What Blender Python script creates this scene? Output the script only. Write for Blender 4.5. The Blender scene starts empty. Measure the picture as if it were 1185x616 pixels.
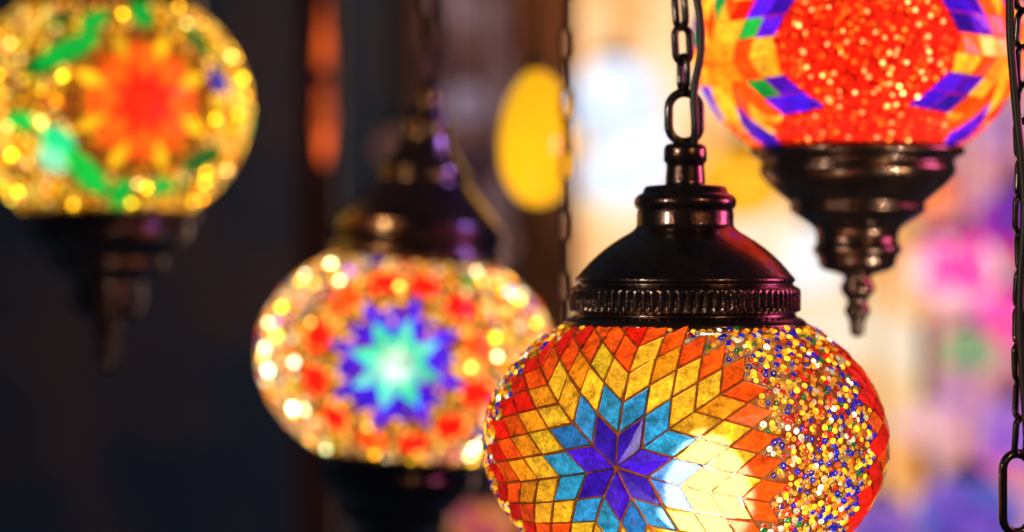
import bpy, math, random
from mathutils import Vector, Matrix, noise
random.seed(7)
sc=bpy.context.scene
col=sc.collection
R=random.random
def U(a,b): return a+(b-a)*random.random()

# ------------------------------------------------------------ materials
def newmat(name):
    m=bpy.data.materials.new(name); m.use_nodes=True
    nt=m.node_tree; nt.nodes.clear()
    return m,nt
def nd(nt,t,ins=None,**kw):
    n=nt.nodes.new(t)
    for k,v in kw.items(): setattr(n,k,v)
    if ins:
        for k,v in ins.items():
            s=n.inputs[k]
            if isinstance(v,bpy.types.NodeSocket): nt.links.new(v,s)
            else: s.default_value=v
    return n
def math_(nt,op,a,b=0.0,clamp=False):
    return nd(nt,'ShaderNodeMath',{0:a,1:b},operation=op,use_clamp=clamp).outputs[0]
def mixsh(nt,f,a,b):
    return nd(nt,'ShaderNodeMixShader',{0:f,1:a,2:b}).outputs[0]
def out(nt,s): nd(nt,'ShaderNodeOutputMaterial',{0:s})

def mosaic_glass(name,noise_scale=160,refr=0.10,rough=0.30,lo=.45,hi=1.2,ior=1.2):
    m,nt=newmat(name)
    at=nd(nt,'ShaderNodeAttribute',attribute_name='Col')
    gl=nd(nt,'ShaderNodeAttribute',attribute_name='painted_glow')  # per-face emission: painted bead sparkle and painted globe glow
    tc=nd(nt,'ShaderNodeTexCoord').outputs['Object']
    n1=nd(nt,'ShaderNodeTexNoise',{'Vector':tc,'Scale':noise_scale,'Detail':5.0,'Roughness':0.65})
    n2=nd(nt,'ShaderNodeTexNoise',{'Vector':tc,'Scale':noise_scale*4,'Detail':3.0})
    v=nd(nt,'ShaderNodeMapRange',{0:n1.outputs[0],1:0.3,2:0.7,3:lo,4:hi}).outputs[0]
    v2=nd(nt,'ShaderNodeMapRange',{0:n2.outputs[0],1:0.3,2:0.7,3:0.75,4:1.15}).outputs[0]
    vv=math_(nt,'MULTIPLY',v,v2)
    c=nd(nt,'ShaderNodeVectorMath',{0:at.outputs['Color'],'Scale':vv},operation='SCALE').outputs[0]
    # thin glass: the clear-transmitted part is paler than the milky part
    cp=nd(nt,'ShaderNodeMixRGB',{0:.16,1:c,2:(1,.95,.85,1)}).outputs[0]
    bmp=nd(nt,'ShaderNodeBump',{'Strength':0.35,'Distance':0.0006,'Height':n1.outputs[0]}).outputs[0]
    tr=nd(nt,'ShaderNodeBsdfTranslucent',{'Color':c}).outputs[0]
    df=nd(nt,'ShaderNodeBsdfDiffuse',{'Color':c}).outputs[0]
    rf=nd(nt,'ShaderNodeBsdfRefraction',{'Color':cp,'Roughness':rough,'IOR':ior,'Normal':bmp}).outputs[0]
    gs=nd(nt,'ShaderNodeBsdfGlossy',{'Color':(.75,.75,.75,1),'Roughness':0.2,'Normal':bmp}).outputs[0]
    a=mixsh(nt,0.15,tr,df)
    b=mixsh(nt,refr,a,rf)
    fr=nd(nt,'ShaderNodeFresnel',{'IOR':1.45,'Normal':bmp}).outputs[0]
    g=mixsh(nt,fr,b,gs)
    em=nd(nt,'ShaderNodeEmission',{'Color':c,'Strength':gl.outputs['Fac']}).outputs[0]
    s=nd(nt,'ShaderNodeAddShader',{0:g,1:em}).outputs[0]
    out(nt,s); m.cycles.emission_sampling='NONE'; return m
GLASS=mosaic_glass('mosaic_glass',160,.155,.38,.35,1.25,1.12)
GLASS_MILKY=mosaic_glass('painted_glow_glass',160,0.0,.6)  # shines by painted emission, for globes without a bulb
def grout_mat(name,colr,tp=0.6,tint=(1,0.93,0.82,1),em=0.0):
    m,nt=newmat(name)
    tc=nd(nt,'ShaderNodeTexCoord').outputs['Object']
    n1=nd(nt,'ShaderNodeTexNoise',{'Vector':tc,'Scale':300.0,'Detail':4.0})
    r=nd(nt,'ShaderNodeMapRange',{0:n1.outputs[0],1:0.3,2:0.7,3:0.4,4:1.2}).outputs[0]
    c=nd(nt,'ShaderNodeVectorMath',{0:colr[:3],'Scale':r},operation='SCALE').outputs[0]
    tr=nd(nt,'ShaderNodeBsdfTranslucent',{'Color':c}).outputs[0]
    df=nd(nt,'ShaderNodeBsdfDiffuse',{'Color':c}).outputs[0]
    a=mixsh(nt,0.5,tr,df)
    if tp>0:
        tpn=nd(nt,'ShaderNodeBsdfTransparent',{'Color':tint}).outputs[0]
        a=mixsh(nt,tp,a,tpn)
    if em>0:  # painted glow of the base where no bulb lights it
        e=nd(nt,'ShaderNodeEmission',{'Color':c,'Strength':em}).outputs[0]
        a=nd(nt,'ShaderNodeAddShader',{0:a,1:e}).outputs[0]
        m.cycles.emission_sampling='NONE'
    out(nt,a); return m
GROUT=grout_mat('grouted_glass',(0.14,0.035,0.007),.5)
SEAM=grout_mat('dark_seam_grout',(0.26,0.08,0.02),0)
GROUT_RED=grout_mat('red_grouted_glass',(0.8,0.02,0.006),0,em=.45)
GROUT_GOLD=grout_mat('gold_grouted_glass',(0.45,0.15,0.015),0,em=.35)
GROUT_ROSE=grout_mat('amber_grouted_glass',(0.5,0.13,0.02),0,em=.35)

def metal(name,c1,c2,r1=0.12,r2=0.32):
    m,nt=newmat(name)
    tc=nd(nt,'ShaderNodeTexCoord').outputs['Object']
    n1=nd(nt,'ShaderNodeTexNoise',{'Vector':tc,'Scale':45.0,'Detail':8.0,'Roughness':0.68}).outputs[0]
    n2=nd(nt,'ShaderNodeTexNoise',{'Vector':tc,'Scale':500.0,'Detail':3.0}).outputs[0]
    f=nd(nt,'ShaderNodeMapRange',{0:n1,1:0.35,2:0.65}).outputs[0]
    mx=nd(nt,'ShaderNodeMixRGB',{0:f,1:c1+(1,),2:c2+(1,)}).outputs[0]
    ro=nd(nt,'ShaderNodeMapRange',{0:n1,1:0.3,2:0.7,3:r1,4:r2}).outputs[0]
    bp=nd(nt,'ShaderNodeBump',{'Strength':0.35,'Distance':0.0005,'Height':n2}).outputs[0]
    bp=nd(nt,'ShaderNodeBump',{'Strength':0.4,'Distance':0.002,'Height':n1,'Normal':bp}).outputs[0]
    p=nd(nt,'ShaderNodeBsdfPrincipled',{'Base Color':mx,'Metallic':0.9,'Roughness':ro,'Normal':bp,'Coat Weight':0.6,'Coat Roughness':0.06})
    out(nt,p.outputs[0]); return m
BRONZE=metal('dark_bronze',(0.11,0.058,0.036),(0.022,0.014,0.012),.08,.34)
BLACKB=metal('blackened_bronze',(0.035,0.018,0.016),(0.012,0.010,0.012),.1,.3)
CHAINM=metal('blackened_steel',(0.05,0.04,0.035),(0.02,0.018,0.016),0.2,0.45)
BRASS=metal('pale_brass',(0.7,0.45,0.12),(0.5,0.3,0.08),.2,.4)
def plain(name,c,rough=0.6,c2=None,sc_=9.0):
    m,nt=newmat(name)
    tc=nd(nt,'ShaderNodeTexCoord').outputs['Object']
    n1=nd(nt,'ShaderNodeTexNoise',{'Vector':tc,'Scale':sc_,'Detail':6.0}).outputs[0]
    if c2:
        f=nd(nt,'ShaderNodeMapRange',{0:n1,1:0.42,2:0.62}).outputs[0]
        cc=nd(nt,'ShaderNodeMixRGB',{0:f,1:c+(1,),2:c2+(1,)}).outputs[0]
    else:
        r=nd(nt,'ShaderNodeMapRange',{0:n1,1:0.3,2:0.7,3:0.6,4:1.2}).outputs[0]
        cc=nd(nt,'ShaderNodeVectorMath',{0:c,'Scale':r},operation='SCALE').outputs[0]
    out(nt,nd(nt,'ShaderNodeBsdfPrincipled',{'Base Color':cc,'Roughness':rough}).outputs[0]); return m
CORD=plain('black_cord',(0.012,0.011,0.011),0.45)
def emis(name,c,s):
    m,nt=newmat(name); out(nt,nd(nt,'ShaderNodeEmission',{'Color':c+(1,),'Strength':s}).outputs[0]); return m

# ------------------------------------------------------------ mesh helpers
class MB:
    def __init__(s): s.v=[];s.f=[];s.m=[];s.c=[];s.g=[];s.sm=[]
    def add(s,vs,fs,mat=0,c=(1,1,1),g=0.0,sm=False):
        o=len(s.v); s.v+=vs
        for f in fs:
            s.f.append([i+o for i in f]); s.m.append(mat); s.c.append(c); s.g.append(g); s.sm.append(sm)
    def obj(s,name,mats,parent=None,color=True):
        me=bpy.data.meshes.new(name); me.from_pydata([tuple(v) for v in s.v],[],s.f)
        for m in mats: me.materials.append(m)
        me.polygons.foreach_set('material_index',s.m)
        me.polygons.foreach_set('use_smooth',s.sm)
        if color:
            me.attributes.new('Col','FLOAT_COLOR','CORNER')
            me.attributes.new('painted_glow','FLOAT','CORNER')
            a=[];b=[]
            for f,c,g in zip(s.f,s.c,s.g):
                for _ in f: a+= [c[0],c[1],c[2],1.0]; b.append(g)
            me.attributes['Col'].data.foreach_set('color',a); me.attributes['painted_glow'].data.foreach_set('value',b)
        me.update()
        o=bpy.data.objects.new(name,me); col.objects.link(o)
        if parent: o.parent=parent
        return o
def lathe(mb,prof,seg=96,rib=None,mat=0,c=(1,1,1),cx=0,cy=0):
    """prof: list (r,z) ; rib: (z0,z1,depth,count)"""
    vs=[];n=len(prof)
    for (r,z) in prof:
        for j in range(seg):
            t=2*math.pi*j/seg; rr=r
            if rib and rib[0]<=z<=rib[1]:
                rr=r-rib[2]*(0.5+0.5*math.cos(t*rib[3]))**2
            vs.append((cx+rr*math.cos(t),cy+rr*math.sin(t),z))
    fs=[]
    for i in range(n-1):
        for j in range(seg):
            k=(j+1)%seg
            fs.append([i*seg+j,(i+1)*seg+j,(i+1)*seg+k,i*seg+k])
    mb.add(vs,fs,mat,c,0,True)
def tube(mb,pts,r,seg=8,closed=False):
    vs=[];n=len(pts)
    pts=[Vector(p) for p in pts]
    for i,p in enumerate(pts):
        if closed: t=pts[(i+1)%n]-pts[i-1]
        else: t=pts[min(i+1,n-1)]-pts[max(i-1,0)]
        t.normalize()
        ref=Vector((0,1,0)) if abs(t.y)<0.9 else Vector((1,0,0))
        a=t.cross(ref).normalized(); b=t.cross(a)
        for j in range(seg):
            th=2*math.pi*j/seg
            vs.append(tuple(p+a*r*math.cos(th)+b*r*math.sin(th)))
    fs=[]
    for i in range(n if closed else n-1):
        i2=(i+1)%n
        for j in range(seg):
            k=(j+1)%seg
            fs.append([i*seg+j,i*seg+k,i2*seg+k,i2*seg+j])
    if not closed:
        fs.append(list(range(seg))); fs.append([(n-1)*seg+j for j in range(seg)][::-1])
    mb.add(vs,fs,0,(1,1,1),0,True)
def link(mb,c,L,W,r,rot,tilt=0.0,tx=0.0):
    pts=[];w=W/2-r
    h=L/2-r-w
    for i in range(13):
        t=math.pi*i/12; pts.append(Vector((w*math.cos(t),0,h+w*math.sin(t))))
    for i in range(13):
        t=math.pi+math.pi*i/12; pts.append(Vector((w*math.cos(t),0,-h+w*math.sin(t))))
    M=Matrix.Translation(c)@Matrix.Rotation(tilt,4,'Y')@Matrix.Rotation(tx,4,'X')@Matrix.Rotation(rot,4,'Z')
    n=len(pts);seg=8;vs=[]
    for i,p in enumerate(pts):
        t=(pts[(i+1)%n]-pts[i-1]).normalized(); b=Vector((0,1,0)); a=t.cross(b)
        for j in range(seg):
            th=2*math.pi*j/seg
            vs.append(tuple(M@(p+a*r*math.cos(th)+b*r*math.sin(th))))
    fs=[]
    for i in range(n):
        i2=(i+1)%n
        for j in range(seg):
            k=(j+1)%seg; fs.append([i*seg+j,i*seg+k,i2*seg+k,i2*seg+j])
    mb.add(vs,fs,0,(1,1,1),0,True)
def chain(parent,p0,p1,L,W,r,name='chain',phase=0.5):
    mb=MB(); p0=Vector(p0);p1=Vector(p1); d=p1-p0; pitch=L-2*r*1.05; n=int(d.length/pitch)+1; u=d.normalized()
    tilt=math.atan2(u.x,u.z)
    for i in range(n):
        c=p0+u*(pitch*(i+0.5))
        link(mb,c,L,W,r,phase+(math.pi/2)*(i%2)+U(-.2,.2),tilt+U(-.06,.06),U(-.05,.05))
    return mb.obj(name,[CHAINM],parent,False)
def catmull(P,n=10):
    P=[Vector(p) for p in P]; Q=[P[0]]+P+[P[-1]]; o=[]
    for i in range(1,len(Q)-2):
        for k in range(n):
            t=k/n; a,b,c,d=Q[i-1],Q[i],Q[i+1],Q[i+2]
            o.append(0.5*((2*b)+(c-a)*t+(2*a-5*b+4*c-d)*t*t+(3*b-a-3*c+d)*t**3))
    o.append(P[-1]); return o
def empty(name,loc,label,cat,group=None):
    e=bpy.data.objects.new(name,None); e.empty_display_size=0.05; e.location=loc; col.objects.link(e)
    e['label']=label; e['category']=cat
    if group: e['group']=group
    return e

# ------------------------------------------------------------ mosaic globe
class Ros:
    """rosette of M sectors of rhombic tiles laid round a point of the globe;
    beyond radius r0 the rows get shorter by factor sl"""
    def __init__(s,az,el,size,rot,ratio,K=5,star=0,colf=None,Ks=None,M=8,r0=9,sl=1):
        az=math.radians(az);el=math.radians(el)
        s.c=Vector((math.sin(az)*math.cos(el),-math.cos(az)*math.cos(el),math.sin(el)))
        s.e=Vector((math.cos(az),math.sin(az),0)); s.n=s.c.cross(s.e)*-1
        if s.n.z<0: s.n=-s.n
        s.s=size;s.rot=math.radians(rot);s.ratio=ratio;s.star=star;s.colf=colf
        s.M=M; s.w=2*math.pi/M; s.r0=r0*size; s.sl=sl
        s.Ks=Ks or [K]*M
    def d(s,u,v):
        q=math.hypot(u,v)
        if q>s.r0:
            f=(s.r0+(q-s.r0)*s.sl)/q; u*=f; v*=f
        v=v/s.ratio; r=math.hypot(u,v)
        if r<1e-9: return s.c.copy()
        return s.c*math.cos(r)+(s.e*(u/r)+s.n*(v/r))*math.sin(r)
    def inv(s,d):
        r=math.acos(max(-1,min(1,d.dot(s.c)))); q=r/max(1e-6,math.sin(r))
        u,v=d.dot(s.e)*q, d.dot(s.n)*q*s.ratio
        q=math.hypot(u,v)
        if q>s.r0:
            f=(s.r0+(q-s.r0)/s.sl)/q; u*=f; v*=f
        return u,v
    def dirs(s,i): 
        t=s.rot+math.pi/2+i*s.w; return (s.s*math.cos(t),s.s*math.sin(t))
    def rad(s,d):
        u,v=s.inv(d); return math.hypot(u,v) if d.dot(s.c)>-.2 else 9
    def inside(s,d,marg=0.0):
        if d.dot(s.c)<-0.2: return False
        u,v=s.inv(d); ph=(math.atan2(v,u)-s.rot-math.pi/2)%(2*math.pi); rho=math.hypot(u,v)/s.s
        ps=ph%s.w; b=rho*math.sin(ps)/math.sin(s.w); a=rho*math.cos(ps)-b*math.cos(s.w)
        if s.star:
            return max(a,b)<s.star+marg
        return math.floor(max(0,a-marg))+math.floor(max(0,b-marg))<=s.Ks[int(ph/s.w)%s.M]
def jit(c,am=0.14):
    k=1+U(-am,am); return tuple(max(0,x*k*(1+U(-am,am)*0.5)) for x in c)
def globe(parent,a,b,zlo,zhi,ros,beadN,beadf,bead='dome',beadr=0.0016,base=GROUT,extra=None,thick=0.0011,glass=GLASS_MILKY,lum=0.0,tj=.14,seam=False):
    mb=MB()
    prof=[]
    t0=math.asin(max(-1,zlo/b)); t1=math.asin(min(1,zhi/b))
    for i in range(49):
        t=t0+(t1-t0)*i/48; prof.append((a*math.cos(t),b*math.sin(t)))
    lathe(mb,prof,128,mat=0)
    def P(d,h=0.0):
        p=Vector((a*d.x,a*d.y,b*d.z)); n=Vector((d.x/a,d.y/a,d.z/b)).normalized(); return p+n*h
    def glow(d): return lum*(0.7+0.4*(1-d.z*d.z))  # inner bulb light painted as emission, brighter round the globe's middle
    for ri,rs in enumerate(ros):
        for sct in range(rs.M):
            e0=rs.dirs(sct);e1=rs.dirs(sct+1)
            n=rs.star if rs.star else rs.Ks[sct]+1
            for i in range(n):
                for j in range(n):
                    if not rs.star and i+j>rs.Ks[sct]: continue
                    cs=[(i,j),(i+1,j),(i+1,j+1),(i,j+1)]
                    pl=[(x*e0[0]+y*e1[0],x*e0[1]+y*e1[1]) for x,y in cs]
                    cu=sum(p[0] for p in pl)/4;cv=sum(p[1] for p in pl)/4
                    if math.hypot(cu,cv/rs.ratio)>1.9: continue
                    dc=rs.d(cu,cv)
                    if not (zlo-0.006<b*dc.z<zhi+0.006): continue
                    if any(o.inside(dc) for o in ros[:ri]): continue
                    jx=U(-.02,.02)*rs.s;jy=U(-.02,.02)*rs.s; ja=U(-.03,.03)
                    def corner(k,f,h):
                        x=(pl[k][0]-cu);y=(pl[k][1]-cv); 
                        x,y=x*math.cos(ja)-y*math.sin(ja),x*math.sin(ja)+y*math.cos(ja)
                        return P(rs.d(cu+x*f+jx,cv+y*f+jy),h)
                    f0=U(.92,.96); tl=[U(-.00030,.00030) for _ in range(2)]
                    lo=[corner(k,f0,0.0001) for k in range(4)]
                    hi=[corner(k,f0-.06,thick+(tl[0] if k<2 else -tl[0])+(tl[1] if k in(1,2) else -tl[1])) for k in range(4)]
                    c=jit(rs.colf(i,j,sct),tj)
                    mb.add([tuple(v) for v in lo+hi],[[0,1,5,4],[1,2,6,5],[2,3,7,6],[3,0,4,7],[4,5,6,7]],1,c,glow(dc)*U(.85,1.2))
                    if seam:   # dark grout ribbon round the tile, just off the glass
                        def rib(k,f):
                            return P(rs.d(cu+(pl[k][0]-cu)*f,cv+(pl[k][1]-cv)*f),0.00035)
                        vs=[tuple(rib(k,.90)) for k in range(4)]+[tuple(rib(k,.998)) for k in range(4)]
                        mb.add(vs,[[0,1,5,4],[1,2,6,5],[2,3,7,6],[3,0,4,7]],2,c,0)
    ga=math.pi*(3-math.sqrt(5))
    def put(d,rad,c,g,kind,asp=1.0,ang=0.0):
        p=P(d,0.0); n=Vector((d.x/a,d.y/a,d.z/b)).normalized()
        n=(n+Vector((U(-.25,.25),U(-.25,.25),U(-.25,.25)))).normalized() if kind!='disc' else n
        t=n.cross(Vector((0.1,0.2,1))).normalized(); w=n.cross(t)
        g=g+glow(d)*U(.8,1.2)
        if kind=='ring':
            vs=[];S=10;Q=5;ra=rad*0.66;rb=rad*0.36
            for i in range(S):
                th=2*math.pi*i/S; rd=t*math.cos(th)+w*math.sin(th)
                for q in range(Q):
                    ph=2*math.pi*q/Q
                    vs.append(tuple(p+rd*(ra+rb*math.cos(ph))+n*(rb*1.1+rb*1.2*math.sin(ph))))
            fs=[[i*Q+q,((i+1)%S)*Q+q,((i+1)%S)*Q+(q+1)%Q,i*Q+(q+1)%Q] for i in range(S) for q in range(Q)]
            mb.add(vs,fs,1,c,g,True)
        else:
            S=7 if kind!='disc' else 16; vs=[]
            tt=t*math.cos(ang)+w*math.sin(ang); ww=w*math.cos(ang)-t*math.sin(ang)
            for f,h in ((1,0.02),(.72,.55),(.3,.8)):
                for i in range(S):
                    th=2*math.pi*i/S; vs.append(tuple(p+(tt*math.cos(th)*asp+ww*math.sin(th)/asp)*rad*f+n*rad*h*(1 if kind!='disc' else .3)))
            fs=[[k*S+i,k*S+(i+1)%S,(k+1)*S+(i+1)%S,(k+1)*S+i] for k in range(2) for i in range(S)]+[[2*S+i for i in range(S)]]
            mb.add(vs,fs,1,c,g,True)
    if extra:
        for x in extra: put(x[0],x[1],x[2],x[3],'disc',*(x[4:] if len(x)>4 else ()))
    sp=math.sqrt(4*math.pi/beadN)
    for i in range(beadN):
        z=1-2*(i+.5)/beadN; r=math.sqrt(1-z*z); th=ga*i
        d=Vector((r*math.cos(th)+U(-.42,.42)*sp,r*math.sin(th)+U(-.42,.42)*sp,z+U(-.35,.35)*sp)).normalized()
        if not (zlo<b*d.z<zhi): continue
        if any(o.inside(d,0.04) for o in ros): continue
        if extra and any((d-e[0]).length<e[1]/a*0.9 for e in extra): continue
        c,g=beadf(d)
        put(d,beadr*U(.75,1.1),c,g,bead)
    return mb.obj('glass_globe',[base,glass,SEAM],parent)
def bulb(parent,loc,L,r=0.017,c=(1.0,0.86,0.72)):
    mb=MB(); prof=[]
    for i in range(13):
        t=-math.pi/2+math.pi*i/12; prof.append((max(1e-5,r*math.cos(t)*(1 if t<0 else 1-0.15*math.sin(t))),r*math.sin(t)*(1 if t<0 else 1.3)))
    lathe(mb,prof,20)
    o=mb.obj('bulb',[emis('bulb_glow',c,L)],parent,False); o.location=loc; return o

RED=(0.88,0.016,0.004);ORG=(1.0,0.115,0.006);YEL=(1.0,0.62,0.030);AMB=(1.0,0.38,0.012);LBL=(0.03,0.42,1.0)
GRN=(0.01,0.50,0.05)

# ------------------------------------------------------------ 1 main hanging lamp
k=4.289e-4
L1=empty('hanging_mosaic_lamp',(0.0860,1.2,1.4125),'hanging mosaic lamp with blue and orange star on beaded glass','lamp','mosaic lamps on display')
def col1(i,j,s):
    q=i+j; x=R(); right=s>=4
    if q==0: return (0.06,0.010,1.0) if s%2 else (0.035,0.010,0.75)
    if q==1: return LBL if x<.65 else (0.02,0.24,0.95)
    if q==2: return YEL if x<.92 else AMB
    if q==3:
        if right: return YEL if x<.6 else AMB
        return AMB if x<.75 else (YEL if x<.9 else ORG)
    if q==4:
        if right: return ORG if x<.85 else AMB
        return ORG if x<.75 else RED
    return RED if x<.92 else ORG
def col1b(i,j,s):
    q=i+j
    return col1(i,j,s) if q<3 else (RED if R()<.7 else (ORG if R()<.7 else YEL))
rt=0.733
KS=[5,5,5,4,4,4,4]
ros=[Ros(-22.5,-4,0.152,-2,rt,5,0,col1,KS,7,2.0,.93),Ros(100,-4,0.150,8,rt,4,0,col1b,None,7,2.0,.95),Ros(217,-4,0.152,0,rt,4,0,col1,None,7,2,.95)]
def bd1(d):
    x=R(); nn=noise.noise(d*4)
    if x<.46: c=(1,.56,.02)
    elif x<.58: c=(1,.90,.66)
    elif x<.71+nn*.2: c=(.95,.03,.006)
    elif x<.87: c=(.03,.04,.85)
    elif x<.91: c=(.03,.35,.08)
    else: c=(1,.20,.01)
    return jit(c,.2),(U(.4,1.5) if x<.58 and R()<.45 else 0.18)  # some gold and pale beads get a painted glint by emission
globe(L1,232*k,170*k,-155*k,134*k,ros,9800,bd1,'ring',0.00162,GROUT,None,.0011,GLASS,0.0,.2,True)
bulb(L1,(21*k,-0.014,-52*k),64,.0205)
def cap(parent,prof,axis_z,kk,rib=None,name='metal_cap',seg=120,mat=None):
    """prof rows: (halfwidth, height above globe centre)"""
    mb=MB(); lathe(mb,[(max(r,0.01)*kk,z*kk) for r,z in prof],seg,rib and (rib[0]*kk,rib[1]*kk,rib[2]*kk,rib[3]))
    return mb.obj(name,[mat or BRONZE],parent,False)
capprof=[(130,127),(134,128),(139,131),(141,134),(141,137),(138,141),(134,144),(129,146),(127,148),(128,150),(132,152),(133,154),(133,158),(133,165),(133,172),(133,176),(132,178),(129,180),(125,182),(124,184),(126,186),(127,188),(125.5,190.5),(121.5,195),(116.5,201),(110.5,208),(102.5,216),(92.5,224.5),(81.5,232.5),(71,239),(64,243),(60,246),(57,249),(56,253),(56,264),(55,268),(56,270),(58,272),(59,276),(59,280),(57,284),(53,287),(50,288),(49,290),(48,293),(46,296),(40,297),(24,298),(23,300),(23,302),(23,304),(22,318),(22,322),(24,324),(25,326),(25,338),(24,342),(21,345),(8,347),(0,347)]
cap(L1,capprof,0,k,(153,175,3.6,80),seg=640)
mb=MB()
link(mb,Vector((-1*k,0,376*k)),68*k,48*k,5.4*k,0.15)
link(mb,Vector((-2*k,0,427*k)),48*k,29*k,4.6*k,1.9)
mb.obj('hook_ring',[CHAINM],L1,False)
chain(L1,(-2*k,0,440*k),(-14*k,0.004,640*k),50*k,29*k,4.6*k)
mb=MB(); tube(mb,catmull([(9*k,-.004,342*k),(10*k,-.007,365*k),(9*k,-.006,405*k),(17*k,-.005,450*k),(16*k,-.005,490*k),(11*k,-.003,530*k),(15*k,0,580*k),(9*k,0,640*k)]),4.8*k,10); mb.obj('cord',[CORD],L1,False)

# ------------------------------------------------------------ 2 red lamp with bottom cup
k=4.861e-4
L2=empty('mosaic_lamp',(0.1942,1.36,1.6254),'red mosaic glass lamp with bronze cup and finial below','lamp','mosaic lamps on display')
def col2(i,j,s):
    q=i+j; x=R()
    if q==4: return (.05,.008,.66)
    if q==3: return (0.09,0.010,0.75) if x<.7 else (.035,.008,.42)
    if q==2: return ((.01,.38,.05) if x<.4 else (.09,.01,.6)) if i==j else (YEL if x<.35 else (ORG if x<.75 else RED))
    if q==1: return YEL if x<.4 else ORG
    return AMB
rt=.79
ros=[Ros(-64,-12,0.140,30,rt,0,3,col2,None,6),Ros(55,-11,0.140,30,rt,0,3,col2,None,6),Ros(154,-15,0.135,30,rt,0,3,col2,None,6),Ros(-136,-10,0.130,30,rt,0,3,col2,None,6)]
def bd2(d):
    x=R()
    c=(1,.028,.005) if x<.62 else ((.5,.008,.003) if x<.74 else ((1,.17,.012) if x<.93 else (1,.42,.12)))
    return jit(c,.3),(5 if x>.982 else (1.5 if x>.91 else 0.0))  # a few beads sparkle by painted emission
exr=[]
for rr in ros:
    for i in range(6):
        for (r_,w_) in ((.45,-.07),(.45,.07)):
            t=math.radians(30)+math.pi/3*i+math.pi/2+w_
            exr.append((rr.d(r_*math.cos(t),r_*math.sin(t)),.0046,jit(random.choice([YEL,AMB,ORG])),.0,1.3,math.pi/2-t))
globe(L2,190*k,150*k,-120*k,118*k,ros,13000,bd2,'dome',0.00132,GROUT_RED,exr,lum=1.12,tj=.25)
cup=[(100,-116),(112,-118),(120,-120),(123,-123),(124,-126),(122,-130),(117,-133),(112,-136),(110,-139),(112,-142),(113,-146),(112,-152),(106,-160),(98,-168),(88,-177),(80,-183),(77,-187),(79,-191),(76,-196),(66,-203),(56,-210),(50,-215),(48,-220),(47,-228),(48,-233),(51,-236),(51,-242),(47,-246),(45,-252),(44,-258),(38,-263),(26,-266),(17,-269),(15,-273),(18,-277),(20,-282),(19,-288),(15,-293),(12,-297),(12,-303),(15,-307),(15,-312),(11,-318),(9,-326),(9,-334),(6,-339),(0,-341)]
cap(L2,cup,0,k,None,'bottom_cup')
top=[(r*.88,-z) for r,z in cup[:13]]+[(60,186),(45,192),(25,196),(20,215),(0,217)]
cap(L2,top,0,k,None,'metal_cap')
chain(L2,(0,0,215*k),(0,0,520*k),45*k,22*k,2.6*k)

# ------------------------------------------------------------ 3 gold lamp
k=6.255e-4
L3=empty('mosaic_lamp',(-0.2930,1.75,1.6145),'gold mosaic glass lamp with red flower and green leaves','lamp','mosaic lamps on display')
def col3(i,j,s):
    q=i+j
    return [(1,.02,.006),(1,.14,.008),(1,.60,.015)][min(q,2)]
rt=.84
ros=[Ros(24,-1,0.145,0,rt,0,2,col3),Ros(150,2,0.135,0,rt,0,2,col3),Ros(-103,0,0.140,0,rt,0,2,col3)]
ex=[]
DG=(.004,.13,.015)
for rr_ in ros:
    for t,rr,c,s_,asp in ((118,.66,GRN,.013,1.3),(146,.62,GRN,.019,1.6),(160,.75,DG,.014,1.4),(205,.64,(.03,.8,.3),.014,1.2),(214,.74,(.3,1,.6),.014,1.1),(234,.62,GRN,.018,1.5),(262,.66,GRN,.014,1.4),(290,.63,GRN,.012,1),(322,.64,DG,.016,1.4),(15,.64,(.02,.04,.40),.012,1.2),(45,.66,DG,.014,1.5),(85,.66,GRN,.015,1.5),(180,.68,(.5,.12,.01),.009,1),(305,.72,DG,.009,1.2),(133,.83,DG,.010,1.3),(190,.87,GRN,.012,1.4)):
        d=rr_.d(rr*math.cos(math.radians(t)),rr*math.sin(math.radians(t)))
        ex.append((d,s_*.82,c,0.0,asp,math.radians(-t)))
    for i in range(8):
        t=math.pi/4*i+math.pi/2
        ex.append((rr_.d(.36*math.cos(t),.36*math.sin(t)),.0060,(.8,.12,.006),0.0,1.25,math.pi/2-t))
def bd3(d):
    x=R(); n=noise.noise(d*5)
    near=min(r.rad(d) for r in ros)<.54
    if near: return jit((.28,.07,.006) if x<.7 else (.6,.28,.01),.3),0.0
    c=(1,.58,.015) if x<.46+n*.4 else ((.36,.11,.008) if x<.62 else ((1,.75,.20) if x<.84 else ((.8,.12,.01) if x<.91 else (.08,.17,.02))))
    g=U(5,14) if (x<.84 and R()<.05) else 0.0  # strong emission paints sparkle on scattered beads
    return jit(c,.4),g
globe(L3,163*k,143*k,-119*k,113*k,ros,5400,bd3,'dome',0.0023,GROUT_GOLD,ex,lum=1.2)
cap(L3,[(r*.86,-116+(z+116)*.85) for r,z in cup],0,k,None,'bottom_cup',120,BRONZE)
cap(L3,[(r*.90,-z-6) for r,z in cup[:13]]+[(60,180),(45,188),(25,192),(20,215),(0,217)],0,k,None,'metal_cap',120,BLACKB)
chain(L3,(0,0,215*k),(0,0,420*k),45*k,22*k,2.6*k)

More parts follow.
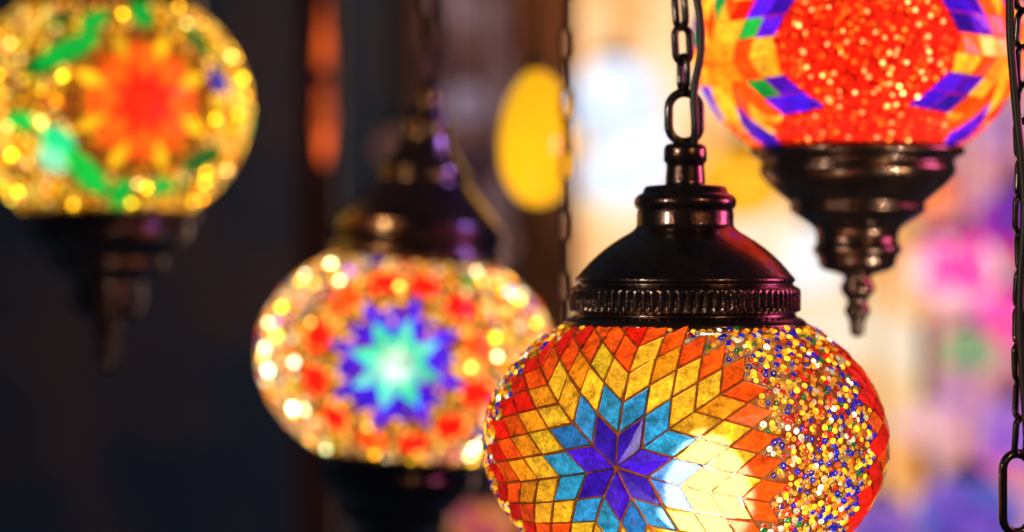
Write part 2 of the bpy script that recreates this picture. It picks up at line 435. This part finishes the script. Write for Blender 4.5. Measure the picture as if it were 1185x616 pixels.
# ------------------------------------------------------------ 4 middle lamp
k=6.076e-4
L4=empty('hanging_mosaic_lamp',(-0.0735,1.7,1.4355),'hanging mosaic lamp with pale cyan and violet star','lamp','mosaic lamps on display')
L4.rotation_euler=(0,math.radians(5),0)
def col4(i,j,s):
    if max(i,j)<=1: return (.60,1.0,.80) if i+j==0 else ((.06,.80,.50) if R()<.7 else (.15,.8,.75))
    return (.05,.012,.85) if R()<.65 else (.18,.015,.6)
rt=.77
rs4=[Ros(-2,-1,0.088,10,rt,4,3,col4),Ros(118,1,0.088,4,rt,4,3,col4),Ros(238,1,0.088,4,rt,4,3,col4)]
ex=[]
for rr in rs4:
    for i in range(8):
        t=rr.rot+math.pi/2+math.pi/4*i
        ex.append((rr.d(.335*math.cos(t),.335*math.sin(t)),.0060,(.05,.010,.6),0.0,1.2,math.pi/2-t))
    for i in range(12):
        t=rr.rot+math.pi/6*i+.1
        ex.append((rr.d(.575*math.cos(t),.575*math.sin(t)),.0108,(1,.012,.004) if i%4 else (1,.09,.006),0.25))
    for i in range(20):
        t=2*math.pi*i/20
        if R()<.4:
            c=random.choice([(1,.12,.01),(1,.3,.02),YEL,(.9,.05,.01),GRN,(.1,.05,.5)])
            ex.append((rr.d(.82*math.cos(t),.82*math.sin(t)),.0066,c,0.0))
def bd4(d):
    x=R(); n=noise.noise(d*4+Vector((3,1,0)))
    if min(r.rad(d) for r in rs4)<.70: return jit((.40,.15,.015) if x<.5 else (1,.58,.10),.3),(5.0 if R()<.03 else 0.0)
    c=(1,.50,.02) if x<.38+n*.3 else ((1,.84,.46) if x<.68 else ((.9,.08,.01) if x<.76 else ((.20,.05,.35) if x<.82 else ((.05,.3,.10) if x<.87 else (.25,.07,.01)))))
    g=U(6,16) if (R()<.075) else 0.0  # random beads emit, painting bright glints
    return jit(c,.4),g
globe(L4,170*k,132*k,-110*k,117*k,rs4,4400,bd4,'dome',0.0025,GROUT_ROSE,ex,lum=1.15)
cp4=[(92,110),(101,113),(106,117),(107,122),(103,127),(98,130),(98,134),(102,138),(102,146),(98,150),(99,154),(94,160),(85,170),(75,181),(64,193),(55,203),(50,209),(53,213),(53,218),(47,224),(40,233),(34,243),(29,254),(26,262),(30,267),(30,273),(24,279),(18,288),(15,298),(18,304),(18,309),(12,315),(10,322),(0,324)]
cap(L4,cp4,0,k,None,'metal_cap',120)
cap(L4,[(r*.8,z+10) for r,z in cup],0,k,None,'bottom_cup',120,BLACKB)
chain(L4,(0,0,316*k),(-27*k,0,560*k),48*k,26*k,4.0*k)
mb=MB(); tube(mb,catmull([(6*k,-.003,309*k),(12*k,-.003,365*k),(0*k,-.003,430*k),(-14*k,-.003,560*k)]),3.8*k); mb.obj('cord',[CORD],L4,False)

# ------------------------------------------------------------ 5 yellow egg lamp
def amber(name,c,emi,lo=.6,scale=18.0,stretch=(1,1,1)):
    m,nt=newmat(name)
    tc=nd(nt,'ShaderNodeTexCoord').outputs['Object']
    tc=nd(nt,'ShaderNodeMapping',{'Vector':tc,'Scale':stretch}).outputs[0]
    n=nd(nt,'ShaderNodeTexNoise',{'Vector':tc,'Scale':scale,'Detail':4.0}).outputs[0]
    v=nd(nt,'ShaderNodeMapRange',{0:n,1:0.35,2:0.65,3:lo,4:1.2}).outputs[0]
    e=math_(nt,'MULTIPLY',v,emi)
    p=nd(nt,'ShaderNodeBsdfPrincipled',{'Base Color':c+(1,),'Roughness':0.12,'Emission Color':c+(1,),'Emission Strength':e,'Coat Weight':1.0,'Coat Roughness':0.05})
    out(nt,p.outputs[0]); m.cycles.emission_sampling='NONE'; return m
L5=empty('reflection_streak',(0.0195,1.85,1.5979),'smooth yellow glass egg shaped pendant lamp','lamp')
k=6.612e-4
mb=MB(); pr=[]
for i in range(33):
    t=-math.pi/2+math.pi*i/32; pr.append((max(1e-5,45*k*math.cos(t)*(1-.12*math.sin(t))),80*k*math.sin(t)))
lathe(mb,pr,64); mb.obj('glass_globe',[amber('yellow_glass',(1.0,.50,.006),1.0,.9,6.0)],L5,False)
cap(L5,[(12,77),(13,79),(13,83),(9,88),(5,94),(4,104),(0,106)],0,k,None,'metal_cap',48,BRASS)
mb=MB(); tube(mb,[(0,0,100*k),(0,0,400*k)],2*k); mb.obj('cord',[CORD],L5,False)
# amber reflection streak built as an added glowing tube with cap and cord
L6=empty('reflection_streak',(-0.233,3.0,1.655),'blurred amber reflection streak shaped as a faintly glowing tube','lamp')
mb=MB(); lathe(mb,[(0.0001,-.03),(.003,-.026),(.006,-.01),(.009,.02),(.0065,.06),(.008,.10),(.0045,.14),(.003,.17),(.0001,.175)],40)
mb.obj('streak_tube',[amber('amber_streak',(1.0,.13,.015),1.7,-.1,30.0,(1,1,.6))],L6,False)
cap(L6,[(.005,.17),(.007,.178),(.007,.20),(.005,.21),(.003,.22),(0,.221)],0,1,None,'metal_cap',40)
mb=MB(); tube(mb,[(0,0,.22),(0,0,.5)],.0015); mb.obj('cord',[CORD],L6,False)

# ------------------------------------------------------------ loose chains
k=5.361e-4
C1=empty('hanging_chain',(0.0335,1.5,1.44),'dark steel chain hanging between lamps','chain')
chain(C1,(0,0,0),(0.002,0,0.30),.022,.0112,.0015,phase=.35)
k=4.11e-4
C2=empty('hanging_chain',(0.242,1.15,1.36),'dark steel chain with black cord and oval ring','chain')
mb=MB()
link(mb,Vector((-.002,0,0.032)),0.042,0.019,0.0022,0.3)
mb.obj('hook_ring',[CHAINM],C2,False)
chain(C2,(0,0,0.050),(0.002,0,0.36),.021,.0110,.0016)
mb=MB(); tube(mb,catmull([(.004,-.004,.03),(.002,-.005,.06),(-.001,-.003,.12),(.001,-.004,.17),(-.0035,-.004,.22),(-.006,-.004,.26),(-.003,-.003,.31),(-.002,0,.36)]),.0021,10); mb.obj('cord',[CORD],C2,False)

# ------------------------------------------------------------ background lamps (far, glowing)
def farglass(name,cols,s,scale=38):
    m,nt=newmat(name)
    tc=nd(nt,'ShaderNodeTexCoord').outputs['Object']
    vo=nd(nt,'ShaderNodeTexVoronoi',{'Vector':tc,'Scale':scale})
    sep=nd(nt,'ShaderNodeSeparateColor',{0:vo.outputs['Color']}).outputs[0]
    cr=nt.nodes.new('ShaderNodeValToRGB'); nt.links.new(sep,cr.inputs[0]); cr.color_ramp.interpolation='CONSTANT'
    while len(cr.color_ramp.elements)<len(cols): cr.color_ramp.elements.new(0.5)
    for i,c in enumerate(cols):
        cr.color_ramp.elements[i].position=i/len(cols); cr.color_ramp.elements[i].color=c+(1,)
    out(nt,nd(nt,'ShaderNodeBsdfPrincipled',{'Base Color':cr.outputs[0],'Roughness':.2,'Emission Color':cr.outputs[0],'Emission Strength':s}).outputs[0]); m.cycles.emission_sampling='NONE'; return m
FAR=[ # px,py,d,radius px,colours,strength,label
 (1106,312,3.6,52,[(1,.10,.35),(1,.45,.55),(.9,.05,.40),(1,.75,.7)],1.3,'pink and white mosaic glass globe lamp'),
 (1176,258,4.0,52,[(.35,.03,.5),(.9,.03,.15),(.12,.05,.5),(.5,.03,.3)],.8,'violet and red mosaic glass globe lamp'),
 (1082,226,3.8,34,[(.9,.10,.03),(1,.4,.12),(.8,.03,.12)],1.1,'red and orange mosaic glass globe lamp'),
 (1120,408,3.7,36,[(.15,.50,.12),(.8,.35,.38),(.3,.5,.3),(.8,.5,.3)],.8,'green and pink mosaic glass globe lamp'),
 (1172,505,3.9,56,[(.40,.10,.6),(.85,.18,.42),(.3,.15,.7),(.8,.4,.4)],.9,'purple mosaic glass globe lamp'),
 (1120,600,3.5,62,[(.12,.07,.50),(.25,.10,.65),(.12,.18,.65)],.8,'deep blue mosaic glass globe lamp'),
 (1020,612,3.9,46,[(.16,.08,.50),(.25,.12,.6),(.5,.22,.5)],.8,'indigo mosaic glass globe lamp'),
 (1168,368,4.1,44,[(.9,.04,.25),(.9,.15,.45),(.6,.05,.5)],1.2,'magenta mosaic glass globe lamp'),
 (1060,350,4.4,26,[(1,.4,.12),(1,.7,.35)],.9,'peach glass globe lamp'),
 (1075,490,4.3,34,[(.85,.35,.4),(.95,.6,.45),(.6,.4,.7)],.95,'rose mosaic glass globe lamp'),
 (858,212,3.4,52,[(1,.42,.01),(1,.52,.03),(.9,.32,.01)],1.1,'amber yellow glass globe lamp'),
 (560,612,2.6,40,[(.9,.15,.05),(.6,.1,.2),(1,.4,.1)],.55,'orange and rose mosaic glass globe lamp'),
 (712,118,4.5,50,[(.66,.80,1),(.90,.95,1),(.56,.70,1)],1.1,'cool white glass globe lamp'),
 (742,190,4.6,42,[(.70,.82,1),(.95,.95,.95),(.58,.70,1)],1.1,'cool white glass globe lamp'),
 (700,205,4.65,30,[(.64,.78,1),(.88,.92,1)],1.0,'cool white glass globe lamp'),
 (940,300,4.5,40,[(.85,.90,1),(1,.95,.85)],1.0,'pale white glass globe lamp'),
 (540,120,4.4,26,[(.30,.22,.30),(.22,.18,.26)],.7,'dim violet glass globe lamp'),
 (455,170,4.4,22,[(.20,.07,.03),(.12,.05,.05)],.7,'dim brown glass globe lamp'),
 (575,285,4.3,20,[(.14,.05,.10),(.20,.08,.04)],.6,'dim plum glass globe lamp'),
]
for (px,py,d,r,cs,s,lab) in FAR:
    kk=0.42353*d/1185
    x=(px-592.5)*kk; z=1.5+(308-py)*kk; rr=r*kk
    e=empty('globe_lamp',(x,d,z),lab,'lamp','far globe lamps hanging in the shop')
    mb=MB(); pr=[]
    for i in range(25):
        t=-math.pi/2+math.pi*i/24; pr.append((max(1e-5,rr*math.cos(t)),rr*.82*math.sin(t)*(1.3 if 'white glass' in lab else 1)))
    lathe(mb,pr,48); mb.obj('glass_globe',[farglass('far_glass',cs,s,2.6/rr*0.9)],e,False)
    if 'white glass' in lab: cm=plain('pale_metal',(.6,.45,.3),.4)
    else: cm=BRONZE
    mb=MB(); h=1.3 if 'white glass' in lab else 1
    lathe(mb,[(.4*rr,.76*rr*h),(.44*rr,.78*rr*h),(.40*rr,.88*rr*h),(.25*rr,1.0*rr*h),(.1*rr,1.08*rr*h),(.05*rr,1.2*rr*h),(.0001,1.21*rr*h)],40)
    mb.obj('metal_cap',[cm],e,False)
    mb=MB(); tube(mb,[(0,0,1.2*rr*h),(0,0,2.15-z)],.002); mb.obj('cord',[cm if 'white glass' in lab else CORD],e,False)

# ------------------------------------------------------------ shop backdrop
def box(mb,x0,x1,y0,y1,z0,z1,mat=0):
    vs=[(x0,y0,z0),(x1,y0,z0),(x1,y1,z0),(x0,y1,z0),(x0,y0,z1),(x1,y0,z1),(x1,y1,z1),(x0,y1,z1)]
    mb.add(vs,[[0,3,2,1],[4,5,6,7],[0,1,5,4],[1,2,6,5],[2,3,7,6],[3,0,4,7]],mat)
WALLM=plain('dark_painted_wall',(0.09,0.14,0.20),.8,(0.24,0.17,0.15),4.0)
WOODM=plain('brown_wood',(0.30,0.12,0.06),.5)
mb=MB(); box(mb,-3.2,3.2,4.9,5.0,0,3.0)
w=mb.obj('wall',[WALLM],None,False); w['label']='dark blue and brown shop wall behind the lamps'; w['category']='wall'
def glowpane(name,stops,scale,s,vec=(1,1,1)):
    m,nt=newmat(name)
    tc=nd(nt,'ShaderNodeTexCoord').outputs['Object']
    mp=nd(nt,'ShaderNodeMapping',{'Vector':tc,'Scale':vec}).outputs[0]
    n=nd(nt,'ShaderNodeTexNoise',{'Vector':mp,'Scale':scale,'Detail':2.0}).outputs[0]
    cr=nt.nodes.new('ShaderNodeValToRGB'); nt.links.new(n,cr.inputs[0])
    while len(cr.color_ramp.elements)<len(stops): cr.color_ramp.elements.new(0.5)
    for i,(p,c) in enumerate(stops):
        cr.color_ramp.elements[i].position=p; cr.color_ramp.elements[i].color=c+(1,)
    out(nt,nd(nt,'ShaderNodeBsdfPrincipled',{'Base Color':cr.outputs[0],'Roughness':.3,'Emission Color':cr.outputs[0],'Emission Strength':s}).outputs[0]); return m
def window(x0,x1,z0,z1,mat,label,y=4.86,fr=.03,fm=WOODM):
    e=empty('window',((x0+x1)/2,y,z0),label,'window'); h=z1-z0; w=(x1-x0)/2
    mb=MB(); vs=[(-w,0,0),(w,0,0),(w,0,h),(-w,0,h)]; mb.add(vs,[[0,1,2,3]]); mb.obj('pane',[mat],e,False)
    mb=MB(); box(mb,-w-fr,-w,-.02,.03,-fr,h+fr); box(mb,w,w+fr,-.02,.03,-fr,h+fr); box(mb,-w,w,-.02,.03,h,h+fr); box(mb,-w,w,-.02,.03,-fr,0)
    mb.obj('frame',[fm],e,False)
kw=0.42353*4.86/1185
X=lambda px:(px-592.5)*kw
ZZ=lambda py:1.5+(308-py)*kw
CREAM=glowpane('cream_lit_glass',[(.38,(1,.42,.11)),(.5,(1,.68,.32)),(.62,(1,.86,.64))],5.0,.90,(1.3,1,.8))
MAUVE=glowpane('mauve_lit_glass',[(.36,(.24,.12,.40)),(.46,(.78,.18,.30)),(.54,(.95,.50,.38)),(.64,(.55,.22,.60))],7.0,.85)
window(X(668),X(1062),ZZ(760),ZZ(-200),CREAM,'tall shop window glowing with warm cream light',4.86,.02,plain('tan_frame',(.6,.32,.14)))
window(X(1078),X(1400),ZZ(760),ZZ(-200),MAUVE,'shop window with mauve light behind lamps',4.86,.015)
GREY=glowpane('grey_lit_glass',[(.38,(.02,.012,.03)),(.5,(.14,.06,.05)),(.62,(.26,.17,.20))],7.0,.6,(1,1,.9))
window(X(492),X(590),ZZ(330),ZZ(-100),GREY,'dim greyish violet window')
mb=MB(); n=60
vs=[];fs=[]
x0,x1=X(604),X(660)
for i in range(n+1):
    x=x0+(x1-x0)*i/n
    for z in (0.6,2.6): vs.append((x,4.78+.012*math.sin(i*1.1),z))
for i in range(n): fs.append([2*i,2*i+2,2*i+3,2*i+1])
mb.add(vs,fs,0,(1,1,1),0,True)
c=mb.obj('curtain',[plain('brown_curtain',(.5,.24,.10),.9)],None,False); c['label']='narrow brown fabric curtain beside the bright window'; c['category']='curtain'
mb=MB(); box(mb,-0.03,0.03,-.03,.03,0,3.0)
c=mb.obj('wooden_post',[plain('dark_wood',(.16,.06,.035),.5)],None,False); c.location=((368-592.5)*0.42353*3.4/1185,3.4,0); c['label']='square brown wooden post in the dim shop'; c['category']='post'

# ------------------------------------------------------------ light, world, camera
wd=bpy.data.worlds.new('World'); sc.world=wd; wd.use_nodes=True
wd.node_tree.nodes['Background'].inputs[0].default_value=(.15,.21,.32,1); wd.node_tree.nodes['Background'].inputs[1].default_value=.14
def aim(o,loc,tgt):
    o.location=loc; o.rotation_euler=(Vector(tgt)-Vector(loc)).to_track_quat('-Z','Y').to_euler()
def area(loc,tgt,size,e,c):
    l=bpy.data.lights.new('added_area_light','AREA'); l.size=size; l.energy=e; l.color=c
    o=bpy.data.objects.new('added_area_light',l); col.objects.link(o); aim(o,loc,tgt)
def spot(loc,tgt,ang,e,c,r=.03):  # unseen spot added for glints on caps, cups and finial
    l=bpy.data.lights.new('added_spot_light','SPOT'); l.spot_size=math.radians(ang); l.spot_blend=.5; l.energy=e; l.color=c; l.shadow_soft_size=r
    o=bpy.data.objects.new('added_spot_light',l); col.objects.link(o); aim(o,loc,tgt)
area((0.62,0.40,1.85),(.09,1.2,1.5),.09,2.0,(1,.50,.22))
spot((-0.7,0.5,1.75),(.09,1.2,1.54),20,24,(1,.80,.62),.06)
area((0.75,1.3,1.62),(.09,1.2,1.5),.2,3.0,(1,.15,.40))
spot((0.50,1.62,1.95),(-.04,1.7,1.53),18,20,(.35,.20,1.0),.05)
spot((-0.45,1.30,1.85),(-.07,1.7,1.53),20,12,(1,.55,.2),.03)
area((0.1,4.3,2.3),(.02,4.8,1.6),.2,1.2,(1,.6,.35))  # added to warm the wall and curtain
spot((-0.02,0.75,1.15),(.194,1.36,1.515),18,26,(1,.72,.48),.018)
spot((0.62,0.85,1.15),(.194,1.36,1.515),18,26,(1,.77,.55),.018)
spot((-0.12,1.25,1.25),(-.29,1.75,1.47),15,2.2,(1,.65,.4),.02)
cd=bpy.data.cameras.new('camera'); cam=bpy.data.objects.new('camera',cd); col.objects.link(cam)
cam.location=(0,0,1.5); cam.rotation_euler=(math.pi/2,0,0); cd.lens=85; cd.sensor_width=36; cd.clip_end=100; cd.clip_start=.05
cd.dof.use_dof=True; cd.dof.focus_distance=1.125; cd.dof.aperture_fstop=3.5
sc.camera=cam
sc.view_settings.view_transform='Standard'; sc.view_settings.look='None'; sc.view_settings.exposure=0
